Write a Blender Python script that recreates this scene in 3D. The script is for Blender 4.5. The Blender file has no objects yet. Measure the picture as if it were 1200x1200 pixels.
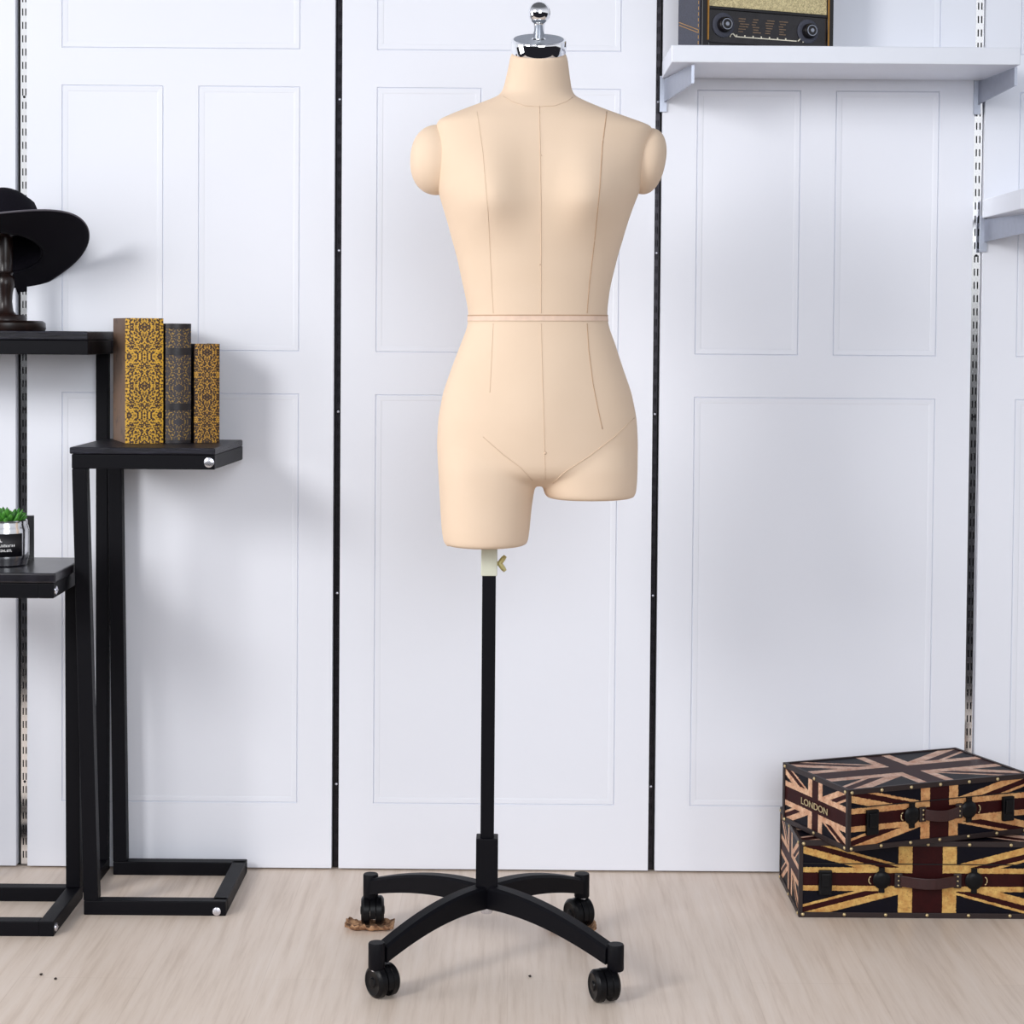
import bpy, bmesh, math, random
from mathutils import Vector, Matrix
from mathutils.bvhtree import BVHTree
C = bpy.context.scene.collection
R = math.radians
random.seed(4)

# ------------------------------------------------------------------ camera
F_PX = 2220.0; PITCH = R(1.9); ROLL = R(0.45); CX, CY = 600.0, 464.0
CAM = Vector((0, -3.52, 1.009))
FW = Vector((0, math.cos(PITCH), -math.sin(PITCH)))
UP0 = Vector((0, math.sin(PITCH), math.cos(PITCH))); RT0 = Vector((1, 0, 0))
UPV = UP0*math.cos(ROLL) - RT0*math.sin(ROLL)
RTV = RT0*math.cos(ROLL) + UP0*math.sin(ROLL)
cam_d = bpy.data.cameras.new('camera'); cam = bpy.data.objects.new('camera', cam_d); C.objects.link(cam)
cam.matrix_world = Matrix((RTV, UPV, -FW)).transposed().to_4x4()
cam.location = CAM
cam_d.sensor_width = 36; cam_d.lens = 36*F_PX/1200; cam_d.shift_y = -(600-CY)/1200
cam_d.clip_start = 0.05
bpy.context.scene.camera = cam

def ray(px, py): return FW + RTV*((px-CX)/F_PX) - UPV*((py-CY)/F_PX)
def P(px, py, D):                      # world point of a measured spot at distance D from the camera plane
    d = ray(px, py); return CAM + d*(D/d.y)
def PZ(px, py, z):                     # world point of a measured spot lying at height z
    d = ray(px, py); return CAM + d*((z-CAM.z)/d.z)

# ------------------------------------------------------------------ materials
def srgb(r, g, b):
    f = lambda c: (c/255/12.92) if c/255 <= .04045 else ((c/255+.055)/1.055)**2.4
    return (f(r), f(g), f(b), 1)
class NT:
    def __init__(s, name):
        s.m = bpy.data.materials.new(name); s.m.use_nodes = True
        s.t = s.m.node_tree; s.n = s.t.nodes; s.b = s.n['Principled BSDF']
    def node(s, ty, **kw):
        x = s.n.new(ty)
        for k, v in kw.items(): setattr(x, k, v)
        return x
    def put(s, sock, v):
        if isinstance(v, bpy.types.NodeSocket): s.t.links.new(v, sock)
        else: sock.default_value = v
    def math(s, op, a, b=0.0, c=None, clamp=False):
        x = s.node('ShaderNodeMath', operation=op, use_clamp=clamp)
        s.put(x.inputs[0], a); s.put(x.inputs[1], b)
        if c is not None: s.put(x.inputs[2], c)
        return x.outputs[0]
    def mix(s, f, a, b):
        x = s.node('ShaderNodeMix', data_type='RGBA')
        s.put(x.inputs[0], f); s.put(x.inputs[6], a); s.put(x.inputs[7], b)
        return x.outputs[2]
    def coords(s, scale=(1,1,1), kind='Object', rot=(0,0,0)):
        tc = s.node('ShaderNodeTexCoord'); mp = s.node('ShaderNodeMapping')
        s.t.links.new(tc.outputs[kind], mp.inputs[0]); mp.inputs['Scale'].default_value = scale
        mp.inputs['Rotation'].default_value = rot
        return mp.outputs[0]
    def noise(s, vec, scale=5, detail=4, rough=.55, out='Fac'):
        x = s.node('ShaderNodeTexNoise'); s.put(x.inputs['Vector'], vec)
        x.inputs['Scale'].default_value = scale; x.inputs['Detail'].default_value = detail
        x.inputs['Roughness'].default_value = rough
        return x.outputs[out]
    def ramp(s, f, stops):
        x = s.node('ShaderNodeValToRGB'); s.put(x.inputs[0], f); e = x.color_ramp.elements
        while len(e) < len(stops): e.new(.5)
        for el, (p, c) in zip(e, stops): el.position = p; el.color = c
        return x.outputs[0]
    def bump(s, h, strength=.2, dist=.001):
        x = s.node('ShaderNodeBump'); x.inputs['Strength'].default_value = strength
        x.inputs['Distance'].default_value = dist; s.put(x.inputs['Height'], h)
        s.t.links.new(x.outputs[0], s.b.inputs['Normal'])
    def set(s, col=None, rough=None, metal=None, spec=None):
        if col is not None: s.put(s.b.inputs['Base Color'], col)
        if rough is not None: s.put(s.b.inputs['Roughness'], rough)
        if metal is not None: s.put(s.b.inputs['Metallic'], metal)
        if spec is not None: s.put(s.b.inputs['Specular IOR Level'], spec)
        return s

def speckled(name, col, rough=.5, metal=0, amt=.12, scale=60, bump=0., spec=.5):
    t = NT(name); v = t.coords()
    n = t.noise(v, scale, 3)
    c2 = tuple(min(1, c*(1+amt*2)) for c in col[:3])+(1,); c1 = tuple(c*(1-amt) for c in col[:3])+(1,)
    t.set(t.mix(n, c1, c2), rough, metal, spec)
    if bump: t.bump(n, bump, .001)
    return t.m

M = {}
M['panel'] = speckled('white_board_paint', srgb(235,238,247), .42, amt=.008, scale=4, spec=.35)
M['backing'] = speckled('black_backing', srgb(10,9,12), .7)
M['chrome_rail'] = speckled('galvanised_rail', (.93,.93,.94,1), .12, 1, .03, 20)
M['dark_rail'] = speckled('dark_rail_metal', srgb(40,38,42), .35, .8, .3, 90)
M['brushed'] = speckled('brushed_grey_steel', srgb(150,156,166), .45, .7, .15, 200)
M['chrome'] = speckled('chrome', (.9,.91,.93,1), .05, 1, .02, 30)
M['black'] = speckled('black_powder_coat', srgb(8,8,14), .5, 0, .25, 900, .2, .14)
M['black_gloss'] = speckled('black_plastic', srgb(7,7,10), .36, 0, .2, 300, 0, .2)
M['shelf'] = speckled('shelf_laminate', srgb(226,230,240), .4, 0, .02, 20)
M['bracket'] = speckled('grey_bracket_steel', srgb(158,163,176), .38, .6, .08, 80)
M['screw'] = speckled('steel_screw', srgb(215,215,222), .25, .9, .1, 300)
M['ivory'] = speckled('ivory_plastic', srgb(206,208,190), .4, 0, .05, 80)
M['brass'] = speckled('dull_brass', srgb(196,186,130), .38, .6, .2, 250)
M['hat'] = speckled('black_felt', srgb(16,14,22), .95, 0, .3, 500, .35, .15)
M['hat_trim'] = speckled('grey_hat_stitching', srgb(95,92,100), .8)
M['leather'] = speckled('dark_brown_leather', srgb(28,13,13), .5, 0, .35, 120, .3)
M['red_leather'] = speckled('oxblood_leather', srgb(44,13,13), .4, 0, .3, 120, .3)
M['stud'] = speckled('worn_brass_stud', srgb(205,185,140), .3, .7, .1, 200)
M['pages'] = speckled('aged_pages', srgb(180,150,110), .8)
M['label_black'] = speckled('black_label', srgb(12,12,18), .5)
M['white_print'] = speckled('white_print', srgb(235,235,235), .6)
M['tin'] = speckled('polished_tin', (.75,.76,.78,1), .16, 1, .05, 40)
M['slab'] = speckled('dark_slate_slab', srgb(52,46,54), .5, 0, .3, 120)
M['mirror_black'] = speckled('black_frame_lacquer', srgb(20,18,22), .3)
M['seam'] = speckled('tan_seam_thread', srgb(214,188,163), .9)
M['seam_dark'] = speckled('brown_seam_thread', srgb(186,154,126), .9)
M['tape'] = speckled('pinkish_waist_tape', srgb(228,200,180), .85)
M['soil'] = speckled('dark_soil', srgb(36,28,22), .95)
M['gold_line'] = speckled('gold_trim', srgb(176,128,62), .35, .7, .2, 200)
M['dial_print'] = speckled('faded_dial_print', srgb(112,92,74), .6, 0, .4, 300)
M['crumb'] = speckled('dark_crumb', srgb(50,42,38), .9)

# linen of the dress form
t = NT('cream_linen_cover'); v = t.coords()
n = t.noise(v, 9, 3); w = t.noise(t.coords((1,1,1)), 900, 2)
t.set(t.mix(n, srgb(229,204,178), srgb(236,212,188)), .85, 0, .2); t.bump(w, .12, .0006)
M['linen'] = t.m
# floor
t = NT('pale_oak_laminate')
v = t.coords((1, .045, 1)); g = t.noise(v, 60, 6, .65); g2 = t.noise(t.coords((1,.12,1)), 9, 4)
br = t.node('ShaderNodeTexBrick'); t.put(br.inputs['Vector'], t.coords((1,1,1), rot=(0,0,R(90))))
br.inputs['Scale'].default_value = 1; br.inputs['Brick Width'].default_value = 1.2; br.inputs['Row Height'].default_value = .19
br.inputs['Mortar Size'].default_value = .0006; br.inputs['Mortar Smooth'].default_value = .3
br.inputs['Color1'].default_value = (.95,.95,.95,1); br.inputs['Color2'].default_value = (1,1,1,1); br.inputs['Mortar'].default_value = (.86,.84,.82,1)
base = t.ramp(g, [(.28, srgb(212,192,175)), (.5, srgb(234,217,202)), (.75, srgb(243,229,217))])
base = t.mix(t.math('MULTIPLY', g2, .35), base, srgb(212,198,182))
mm = t.node('ShaderNodeMix', data_type='RGBA', blend_type='MULTIPLY'); mm.inputs[0].default_value = .8
t.put(mm.inputs[6], base); t.put(mm.inputs[7], br.outputs['Color'])
t.set(mm.outputs[2], .42, 0, .35); t.bump(g, .08, .001)
M['floor'] = t.m
# charred black board of the tables
t = NT('black_stained_board'); v = t.coords((1, 3, 12))
g = t.noise(v, 22, 6, .7)
t.set(t.ramp(g, [(.35, srgb(10,10,16)), (.6, srgb(32,32,44)), (.78, srgb(84,88,106))]), .38, 0, .25); t.bump(g, .5, .003)
M['board'] = t.m
t = NT('black_lacquered_board'); v = t.coords((1, 1, 1)); g = t.noise(v, 30, 5, .6)
t.set(t.ramp(g, [(.35, srgb(18,17,22)), (.8, srgb(46,44,54))]), .28, 0, .5)
M['board_smooth'] = t.m
# hat stand wood
t = NT('dark_turned_wood'); g = t.noise(t.coords((1,1,.2)), 60, 4)
t.set(t.ramp(g, [(.3, srgb(12,9,11)), (.7, srgb(44,28,24))]), .3, 0, .35); M['turned'] = t.m
# leaves
t = NT('succulent_green'); g = t.noise(t.coords(), 90, 3)
t.set(t.ramp(g, [(.3, srgb(22,84,26)), (.7, srgb(92,168,60))]), .45); M['leaf'] = t.m
# brown scrap
t = NT('crumpled_brown_scrap'); g = t.noise(t.coords(), 120, 4)
t.set(t.ramp(g, [(.35, srgb(92,58,38)), (.6, srgb(190,148,112))]), .9); M['scrap'] = t.m

# book patterns
def ornament(name, gold, dark, sx, sz, thr=.5, side_dirt=False, sc=1.0):
    t = NT(name); tc = t.node('ShaderNodeTexCoord'); sp = t.node('ShaderNodeSeparateXYZ')
    t.t.links.new(tc.outputs['UV'], sp.inputs[0])
    u = t.math('ABSOLUTE', sp.outputs[0]); vz = sp.outputs[1]
    zz = t.math('PINGPONG', vz, sz)
    cb = t.node('ShaderNodeCombineXYZ'); t.put(cb.inputs[0], u); t.put(cb.inputs[1], zz)
    n1 = t.noise(cb.outputs[0], 300*sc, 1, .4); n2 = t.noise(cb.outputs[0], 110*sc, 0, .4)
    ring = t.math('SINE', t.math('MULTIPLY', t.math('ADD', t.math('MULTIPLY', u, 1.6), zz), 620*sc))
    f = t.math('ADD', t.math('ADD', n1, t.math('MULTIPLY', t.math('SUBTRACT', n2, .5), .35)), t.math('MULTIPLY', ring, .045))
    mask = t.math('MULTIPLY', t.math('SUBTRACT', f, thr), 9, clamp=True)
    big = t.noise(tc.outputs['Object'], 30, 2)
    g2 = t.mix(big, gold, tuple(c*.62 for c in gold[:3])+(1,))
    t.set(t.mix(mask, dark, g2), .42, 0, .4)
    return t.m
M['book_gold'] = ornament('gold_damask_spine', srgb(240,186,58), srgb(62,38,26), .02, .052, .455)
M['book_gold_small'] = ornament('gold_filigree_spine', srgb(214,160,58), srgb(54,34,22), .01, .04, .48, sc=1.15)
M['book_grey'] = ornament('gilt_on_grey_spine', srgb(176,142,70), srgb(58,54,60), .01, .03, .535, sc=1.1)
M['book_black'] = speckled('black_book_leather', srgb(26,22,26), .4, 0, .4, 150, .2)
t = NT('worn_taupe_cover'); g = t.noise(t.coords(), 38, 5, .7); g3 = t.noise(t.coords(), 9, 2)
c = t.mix(g3, srgb(112,94,84), srgb(104,70,34)); t.set(t.mix(t.ramp(g, [(.55,(0,0,0,1)),(.72,(1,1,1,1))]), c, srgb(46,34,30)), .6); M['book_cover'] = t.m
# radio
t = NT('gold_speaker_cloth'); tc = t.coords((1,1,1)); ck = t.node('ShaderNodeTexVoronoi'); t.put(ck.inputs['Vector'], tc); ck.inputs['Scale'].default_value = 420
g = t.noise(tc, 200, 3)
t.set(t.mix(t.math('MULTIPLY', t.math('ADD', ck.outputs['Distance'], g), .75, clamp=True), srgb(92,74,40), srgb(236,220,170)), .7); t.bump(ck.outputs['Distance'], .6, .001); M['grille'] = t.m
M['denim'] = speckled('charcoal_leatherette', srgb(62,64,76), .7, 0, .3, 300, .3)
M['radio_wood'] = speckled('dark_red_lacquered_wood', srgb(38,14,16), .25, 0, .4, 60)
M['radio_panel'] = speckled('smoky_dial_panel', srgb(30,28,32), .25, 0, .6, 70)
M['stitch'] = speckled('ochre_stitching', srgb(186,146,92), .8)
M['cream'] = speckled('cream_dial_line', srgb(232,226,206), .5)

# union flag leather, UV in metres about the face centre
def flag(name, W, H, rx, wx, ry, wy, wd, tone=(214,184,120)):
    t = NT(name); tc = t.node('ShaderNodeTexCoord'); sp = t.node('ShaderNodeSeparateXYZ')
    nz = t.noise(tc.outputs['Object'], 55, 4, .7); nf = t.noise(tc.outputs['Object'], 300, 3, .8)
    t.t.links.new(tc.outputs['UV'], sp.inputs[0])
    jit = t.math('MULTIPLY', t.math('SUBTRACT', nf, .5), .004)
    u = t.math('ADD', sp.outputs[0], jit); v = t.math('ADD', sp.outputs[1], jit)
    au = t.math('ABSOLUTE', u); av = t.math('ABSOLUTE', v); L = math.hypot(W, H)
    d = t.math('DIVIDE', t.math('SUBTRACT', t.math('MULTIPLY', au, H), t.math('MULTIPLY', av, W)), L)
    q = t.math('SIGN', t.math('MULTIPLY', u, v)); dq = t.math('MULTIPLY', d, q)
    lt = lambda a, b: t.math('LESS_THAN', a, b)
    white_d = lt(t.math('ABSOLUTE', d), wd)
    red_d = t.math('MULTIPLY', t.math('GREATER_THAN', dq, -wd*.08), lt(dq, wd*.66))
    wc = t.math('MAXIMUM', lt(au, wx), lt(av, wy)); rc = t.math('MAXIMUM', lt(au, rx), lt(av, ry))
    cream = t.mix(t.ramp(nz, [(.3,(0,0,0,1)),(.7,(1,1,1,1))]), srgb(*tone), srgb(int(tone[0]*.8), int(tone[1]*.66), int(tone[2]*.6)))
    cream = t.mix(t.ramp(nf, [(.56,(0,0,0,1)),(.72,(.75,.75,.75,1))]), cream, srgb(70,48,40))
    red = t.mix(nz, srgb(56,13,14), srgb(34,10,12)); navy = t.mix(nz, srgb(8,9,24), srgb(14,10,16))
    c = t.mix(white_d, navy, cream); c = t.mix(red_d, c, red); c = t.mix(wc, c, cream); c = t.mix(rc, c, red)
    t.set(c, .5, 0, .12); t.bump(nf, .15, .001)
    return t.m

# ------------------------------------------------------------------ helpers
def tag(o, label=None, cat=None, group=None, kind=None):
    if label: o['label'] = label
    if cat: o['category'] = cat
    if group: o['group'] = group
    if kind: o['kind'] = kind
    return o
def empty(name, loc, rz=0, **kw):
    o = bpy.data.objects.new(name, None); C.objects.link(o); o.location = loc; o.rotation_euler[2] = rz
    o.empty_display_size = .05; return tag(o, **kw)
def mk(name, bm, mats, parent=None, smooth=False, world=False, bevel=0, **kw):
    bmesh.ops.recalc_face_normals(bm, faces=bm.faces) if not kw.pop('keepn', False) else None
    me = bpy.data.meshes.new(name); bm.to_mesh(me); bm.free()
    for m in (mats if isinstance(mats, (list, tuple)) else [mats]): me.materials.append(m)
    o = bpy.data.objects.new(name, me); C.objects.link(o)
    if smooth:
        for p in me.polygons: p.use_smooth = True
        if smooth == 'auto': me.set_sharp_from_angle(angle=R(38))
    if bevel:
        b = o.modifiers.new('bevel', 'BEVEL'); b.width = bevel; b.segments = 2; b.limit_method = 'ANGLE'; b.angle_limit = R(40)
    if parent:
        o.parent = parent
        if world: o.matrix_parent_inverse = parent_matrix(parent).inverted()
    return tag(o, **kw)
def parent_matrix(o):
    m = Matrix.LocRotScale(o.location, o.rotation_euler, o.scale)
    if o.parent: m = parent_matrix(o.parent) @ o.matrix_parent_inverse @ m
    return m
def box(bm, x0, x1, y0, y1, z0, z1, mat=None, mi=0):
    vs = [bm.verts.new(Vector(p) if mat is None else mat @ Vector(p)) for p in
          ((x0,y0,z0),(x1,y0,z0),(x1,y1,z0),(x0,y1,z0),(x0,y0,z1),(x1,y0,z1),(x1,y1,z1),(x0,y1,z1))]
    fs = []
    for f in ((0,3,2,1),(4,5,6,7),(0,1,5,4),(1,2,6,5),(2,3,7,6),(3,0,4,7)):
        fc = bm.faces.new([vs[i] for i in f]); fc.material_index = mi; fs.append(fc)
    return fs
def hexa(bm, bot, top):
    b = [bm.verts.new(p) for p in bot]; t_ = [bm.verts.new(p) for p in top]; n = len(b)
    bm.faces.new(b[::-1]); bm.faces.new(t_)
    for i in range(n): bm.faces.new([b[i], b[(i+1)%n], t_[(i+1)%n], t_[i]])
def beam(bm, a, b, w, h, upv=(0,0,1)):          # rectangular bar from a to b
    a = Vector(a); b = Vector(b); d = (b-a).normalized(); u = Vector(upv); s = d.cross(u).normalized(); u = s.cross(d).normalized()
    c = lambda p: [p+s*w/2+u*h/2, p-s*w/2+u*h/2, p-s*w/2-u*h/2, p+s*w/2-u*h/2]
    hexa(bm, c(a), c(b))
def lathe(bm, prof, seg=32, mat=Matrix(), cap=True):
    rings = []
    for r, z in prof:
        rings.append([bm.verts.new(mat @ Vector((r*math.cos(2*math.pi*i/seg), r*math.sin(2*math.pi*i/seg), z))) for i in range(seg)])
    for a, b in zip(rings, rings[1:]):
        for i in range(seg): bm.faces.new([a[i], a[(i+1)%seg], b[(i+1)%seg], b[i]])
    if cap: bm.faces.new(rings[0][::-1]); bm.faces.new(rings[-1])
    return rings
def loft(bm, rings, cap=True):
    vs = [[bm.verts.new(p) for p in r] for r in rings]; n = len(vs[0])
    for a, b in zip(vs, vs[1:]):
        for i in range(n): bm.faces.new([a[i], a[(i+1)%n], b[(i+1)%n], b[i]])
    if cap: bm.faces.new(vs[0][::-1]); bm.faces.new(vs[-1])
def tube(bm, pts, r, seg=8):
    pts = [Vector(p) for p in pts]; rings = []
    for i, p in enumerate(pts):
        d = (pts[min(i+1, len(pts)-1)] - pts[max(i-1, 0)]).normalized()
        u = Vector((0,0,1)) if abs(d.z) < .9 else Vector((1,0,0))
        s = d.cross(u).normalized(); u = s.cross(d)
        rings.append([p + s*r*math.cos(2*math.pi*k/seg) + u*r*math.sin(2*math.pi*k/seg) for k in range(seg)])
    loft(bm, rings)
def text_bm(bm, s, size, mat, ext=.0004):
    cu = bpy.data.curves.new('t', 'FONT'); cu.body = s; cu.size = size; cu.align_x = 'CENTER'; cu.align_y = 'CENTER'; cu.extrude = ext
    o = bpy.data.objects.new('t', cu); C.objects.link(o); bpy.context.view_layer.update()
    me = bpy.data.meshes.new_from_object(o.evaluated_get(bpy.context.evaluated_depsgraph_get()))
    me.transform(mat); bm.from_mesh(me); bpy.data.objects.remove(o); bpy.data.meshes.remove(me)
def AX(origin, xdir, ydir):                     # frame: x along xdir, y along ydir, z = x cross y
    x = Vector(xdir).normalized(); y = Vector(ydir).normalized(); z = x.cross(y).normalized(); y = z.cross(x)
    m = Matrix((x, y, z)).transposed().to_4x4(); m.translation = origin; return m

# ------------------------------------------------------------------ the setting
WALL = 3.52
bm = bmesh.new(); box(bm, -2.4, 2.6, -1.55, .06, -.05, 0)
tag(mk('floor', bm, M['floor']), kind='structure')
bm = bmesh.new(); box(bm, -2.4, 2.6, .022, .08, 0, 2.5)
wall = tag(mk('wall_back', bm, M['backing']), kind='structure')

Z = lambda py, px=200: P(px, py, WALL).z
gaps = [(P(18,100,WALL).x, P(31.5,100,WALL).x), (P(392.5,100,WALL).x, P(401,100,WALL).x),
        (P(765,450,WALL).x, P(773,450,WALL).x), (P(1140.5,220,WALL).x, P(1153,220,WALL).x)]
step = (gaps[3][0]-gaps[0][1]+.015)/3
gaps = [(gaps[0][0]-step, gaps[0][1]-step)] + gaps + [(gaps[3][0]+step, gaps[3][1]+step)]
edges = [(-2.38, gaps[0][0])] + [(gaps[i][1], gaps[i+1][0]) for i in range(5)] + [(gaps[5][1], 2.58)]
z_low = (Z(940), Z(460)); z_mid = (Z(411), Z(100)); z_up0 = Z(57)
def wall_panel(x0, x1):
    bm = bmesh.new()
    lo, zt = .004, 2.34
    w = x1-x0; m = .064; mw = (w-2*m-.064)/2
    fx = [(x0+m, x1-m)] if w > .4 else [(x0+m, x1-.02)]
    full = w > .4 and w < .8
    xs = sorted({x0, x1, x0+m, x1-m, x0+m+mw, x1-m-mw})
    zs = [lo, z_low[0], z_low[1], z_mid[0], z_mid[1], z_up0, zt-.08, zt]
    V = {}
    for x in xs:
        for z in zs: V[x, z] = bm.verts.new((x, 0, z))
    cells = {}
    for i in range(len(xs)-1):
        for k in range(len(zs)-1):
            cells[i, k] = bm.faces.new([V[xs[i],zs[k]], V[xs[i+1],zs[k]], V[xs[i+1],zs[k+1]], V[xs[i],zs[k+1]]])
    bm.normal_update()
    groups = [[cells[1,1], cells[2,1], cells[3,1]], [cells[1,3]], [cells[3,3]], [cells[1,5], cells[2,5], cells[3,5]]]
    for g in groups:
        bmesh.ops.inset_region(bm, faces=g, thickness=.0012, depth=-.0026, use_even_offset=True)
        bmesh.ops.inset_region(bm, faces=g, thickness=.0012, depth=.0026, use_even_offset=True)
        bmesh.ops.inset_region(bm, faces=g, thickness=.0085, depth=-.0004, use_even_offset=True)
        bmesh.ops.inset_region(bm, faces=g, thickness=.0012, depth=-.0005, use_even_offset=True)
    # edge returns
    for a, b in (((x0,lo),(x0,zt)), ((x1,lo),(x1,zt)), ((x0,lo),(x1,lo)), ((x0,zt),(x1,zt))):
        p = [bm.verts.new((a[0],0,a[1])), bm.verts.new((b[0],0,b[1])), bm.verts.new((b[0],.022,b[1])), bm.verts.new((a[0],.022,a[1]))]
        bm.faces.new(p)
    me = mk('wall_panel', bm, M['panel'], wall, keepn=True)
    return me
for e in edges: wall_panel(*e)

# slotted uprights in the joints
def rail(x0, x1, mat, label):
    bm = bmesh.new(); w = x1-x0; pitch = .0246; y = .012
    xs = [x0, x0+w*.22, x0+w*.38, x0+w*.62, x0+w*.78, x1]; z = .004; prev = None
    zs = []
    while z < 2.3: zs += [(z, 0), (z+.0115, 1)]; z += pitch
    zs.append((z, 0)); V = {}
    for zz, _ in zs:
        for x in xs: V[x, zz] = bm.verts.new((x, y, zz))
    for (za, k), (zb, _) in zip(zs, zs[1:]):
        for i in range(5):
            if k == 1 and i in (1, 3): continue
            bm.faces.new([V[xs[i],za], V[xs[i+1],za], V[xs[i+1],zb], V[xs[i],zb]])
    ox = (x0+x1)/2
    for v_ in bm.verts: v_.co.x -= ox; v_.co.y -= y
    bm.normal_update()
    o = mk('slotted_rail', bm, mat, keepn=True); o.location = (ox, y, 0)
    s = o.modifiers.new('s', 'SOLIDIFY'); s.thickness = .0015; s.offset = -1
    tag(o, label, 'rail', 'slotted shelf uprights between the wall panels')
    for zz in (.16, .52, .86, 1.16, 1.44):
        b = bmesh.new(); lathe(b, [(.0026,0),(.0024,.0012),(.001,.0018)], 12, Matrix.Translation((0,-.0012+.0015,zz)) @ Matrix.Rotation(R(90),4,'X'))
        mk('screw', b, M['backing'] if mat is M['chrome_rail'] else M['screw'], o, smooth=True)
g = gaps
rail(g[1][0]+.0065, g[1][1]-.001, M['chrome_rail'], 'slotted metal upright behind the black hat and the tall stand')
rail(g[2][0]+.0035, g[2][1]-.0015, M['dark_rail'], 'dark slotted upright in the joint between the books and the dress form')
rail(g[3][0]+.001, g[3][1]-.0035, M['dark_rail'], 'dark slotted upright just right of the dress form, at left end of the white shelf')
rail(g[4][0]+.003, g[4][1]-.0015, M['chrome_rail'], 'bright slotted upright at right end of the white shelf, above the suitcases')

# ------------------------------------------------------------------ shelves
def shelf(x0, x1, D0, ztop, th, brackets, label, nm='wall_shelf'):
    root = empty(nm, ((x0+x1)/2, -.002, ztop-th)); o0 = root.location
    tag(root, label, 'shelf', 'white shelves on the slotted uprights')
    bm = bmesh.new(); box(bm, x0-o0.x, x1-o0.x, -(WALL-D0)-o0.y, -.004-o0.y, 0, th)
    mk('shelf_board', bm, M['shelf'], root, bevel=.0015)
    for xa, xb in brackets:
        bm = bmesh.new()
        pr = [Vector((xa,-.002,ztop-th-.002)), Vector((xa,-.002,ztop-th-.044)), Vector((xb,-.190,ztop-th-.034)), Vector((xb,-.190,ztop-th-.002))]
        hexa(bm, [p-o0+Vector((-.0015,0,0)) for p in pr], [p-o0+Vector((.0015,0,0)) for p in pr])
        s = 1 if xb >= xa and xa < .5 else -1
        box(bm, xb-o0.x-.0015, xb-o0.x+.0035, -.194-o0.y, -.190-o0.y, -.034, -.002)
        br = mk('bracket', bm, M['bracket'], root)
        b2 = bmesh.new(); box(b2, xa-o0.x-.009, xa-o0.x+.004, -.004-o0.y, .001-o0.y, -.062, .004)
        mk('bracket_hook', b2, M['bracket'], br)
    return root
zt = P(980, 54, 3.31).z
sh_x0, sh_x1 = P(776, 88, 3.515).x, P(1196, 70, 3.31).x
shelf(sh_x0, sh_x1, 3.31, zt, .030, [(P(779,100,3.518).x, P(811,90,3.33).x), (P(1147,100,3.518).x, P(1189,92,3.33).x)],
      'long white shelf carrying the vintage radio, high on the wall')
zr = P(1160, 234, 3.51).z
shelf(P(1152,240,3.51).x, 1.48, 3.25, zr, .034, [(P(1154,262,3.518).x, P(1157,262,3.518).x+.03), (1.46,1.46)],
      'lower white shelf cut off by the right edge of the photo')

# ------------------------------------------------------------------ steel tables
TU = .025
def frame_bars(bm, pts, w=TU, closed=False):
    flat = all(abs(Vector(p).z-Vector(pts[0]).z) < 1e-6 for p in pts) and len(pts) > 2
    for a, b in zip(pts, pts[1:]):
        a = Vector(a); b = Vector(b); d = (b-a).normalized(); up = (0,1,0) if abs(d.z) > .7 else (0,0,1)
        e = -w/2 if abs(d.z) > .7 or (flat and abs(d.y) > .7) else w/2
        beam(bm, a - d*e, b + d*e, w, w, up)
def screw(parent, p, n, r=.0075):
    b = bmesh.new(); m = AX(p, Vector((0,0,1)).cross(Vector(n)) , (0,0,1))
    lathe(b, [(r,0),(r*.95,.002),(r*.5,.0035),(r*.18,.0035)], 14, m)
    box(b, -r*.6, r*.6, -r*.12, r*.12, .0034, .0045, m)
    return mk('screw', b, M['screw'], parent, smooth='auto')
# middle stand (books)
h = TU/2
mx0, mx1 = P(98,1068,3.236).x, P(264.5,1068,3.236).x
yf, yr = 3.236-WALL, -.018
lean = -.021; mtop = PZ(165, 521, 0) if False else None
zm = P(160, 524.5, 3.236).z
mt = empty('side_table', ((mx0+mx1)/2, (yf+yr)/2, 0))
tag(mt, 'black steel C-shaped stand of middle height with three old books on top', 'table', 'black steel stands on the left')
o = mt.location
def L(p): return Vector(p)-Vector(o)
zb = zm-.012
for nm_, y, lean in (('front_frame', yf+h, -.021), ('rear_frame', yr-h, -.011)):
    bm = bmesh.new()
    frame_bars(bm, [L((mx1-h, y, h)), L((mx0+h, y, h)), L((mx0+h+lean, y, zb-h)), L((mx1-h+lean, y, zb-h))])
    mk(nm_, bm, M['black'], mt, bevel=.0015)
bm = bmesh.new(); frame_bars(bm, [L((mx1-h, yf+2*h, h)), L((mx1-h, yr-2*h, h))]); mk('floor_crossbar', bm, M['black'], mt, bevel=.0015)
lean = -.021; bm = bmesh.new(); frame_bars(bm, [L((mx1-h+lean, yf+2*h, zb-h)), L((mx1-h-.011, yr-2*h, zb-h))])
mk('top_crossbar', bm, M['black'], mt, bevel=.0015)
bm = bmesh.new(); qd = lambda z: [(mx0-.024-o.x, yf-.003-o.y, z), (mx1-.020-o.x, yf-.003-o.y, z), (mx1-.010-o.x, -.026-o.y, z), (mx0-.022-o.x, -.026-o.y, z)]; hexa(bm, qd(zb+.0005), qd(zm))
mk('table_top', bm, M['board'], mt, bevel=.002)
screw(mt, L(P(254,1068,3.236)), (0,-1,0)); screw(mt, L(P(245,542,3.236)), (0,-1,0), .009)
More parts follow.
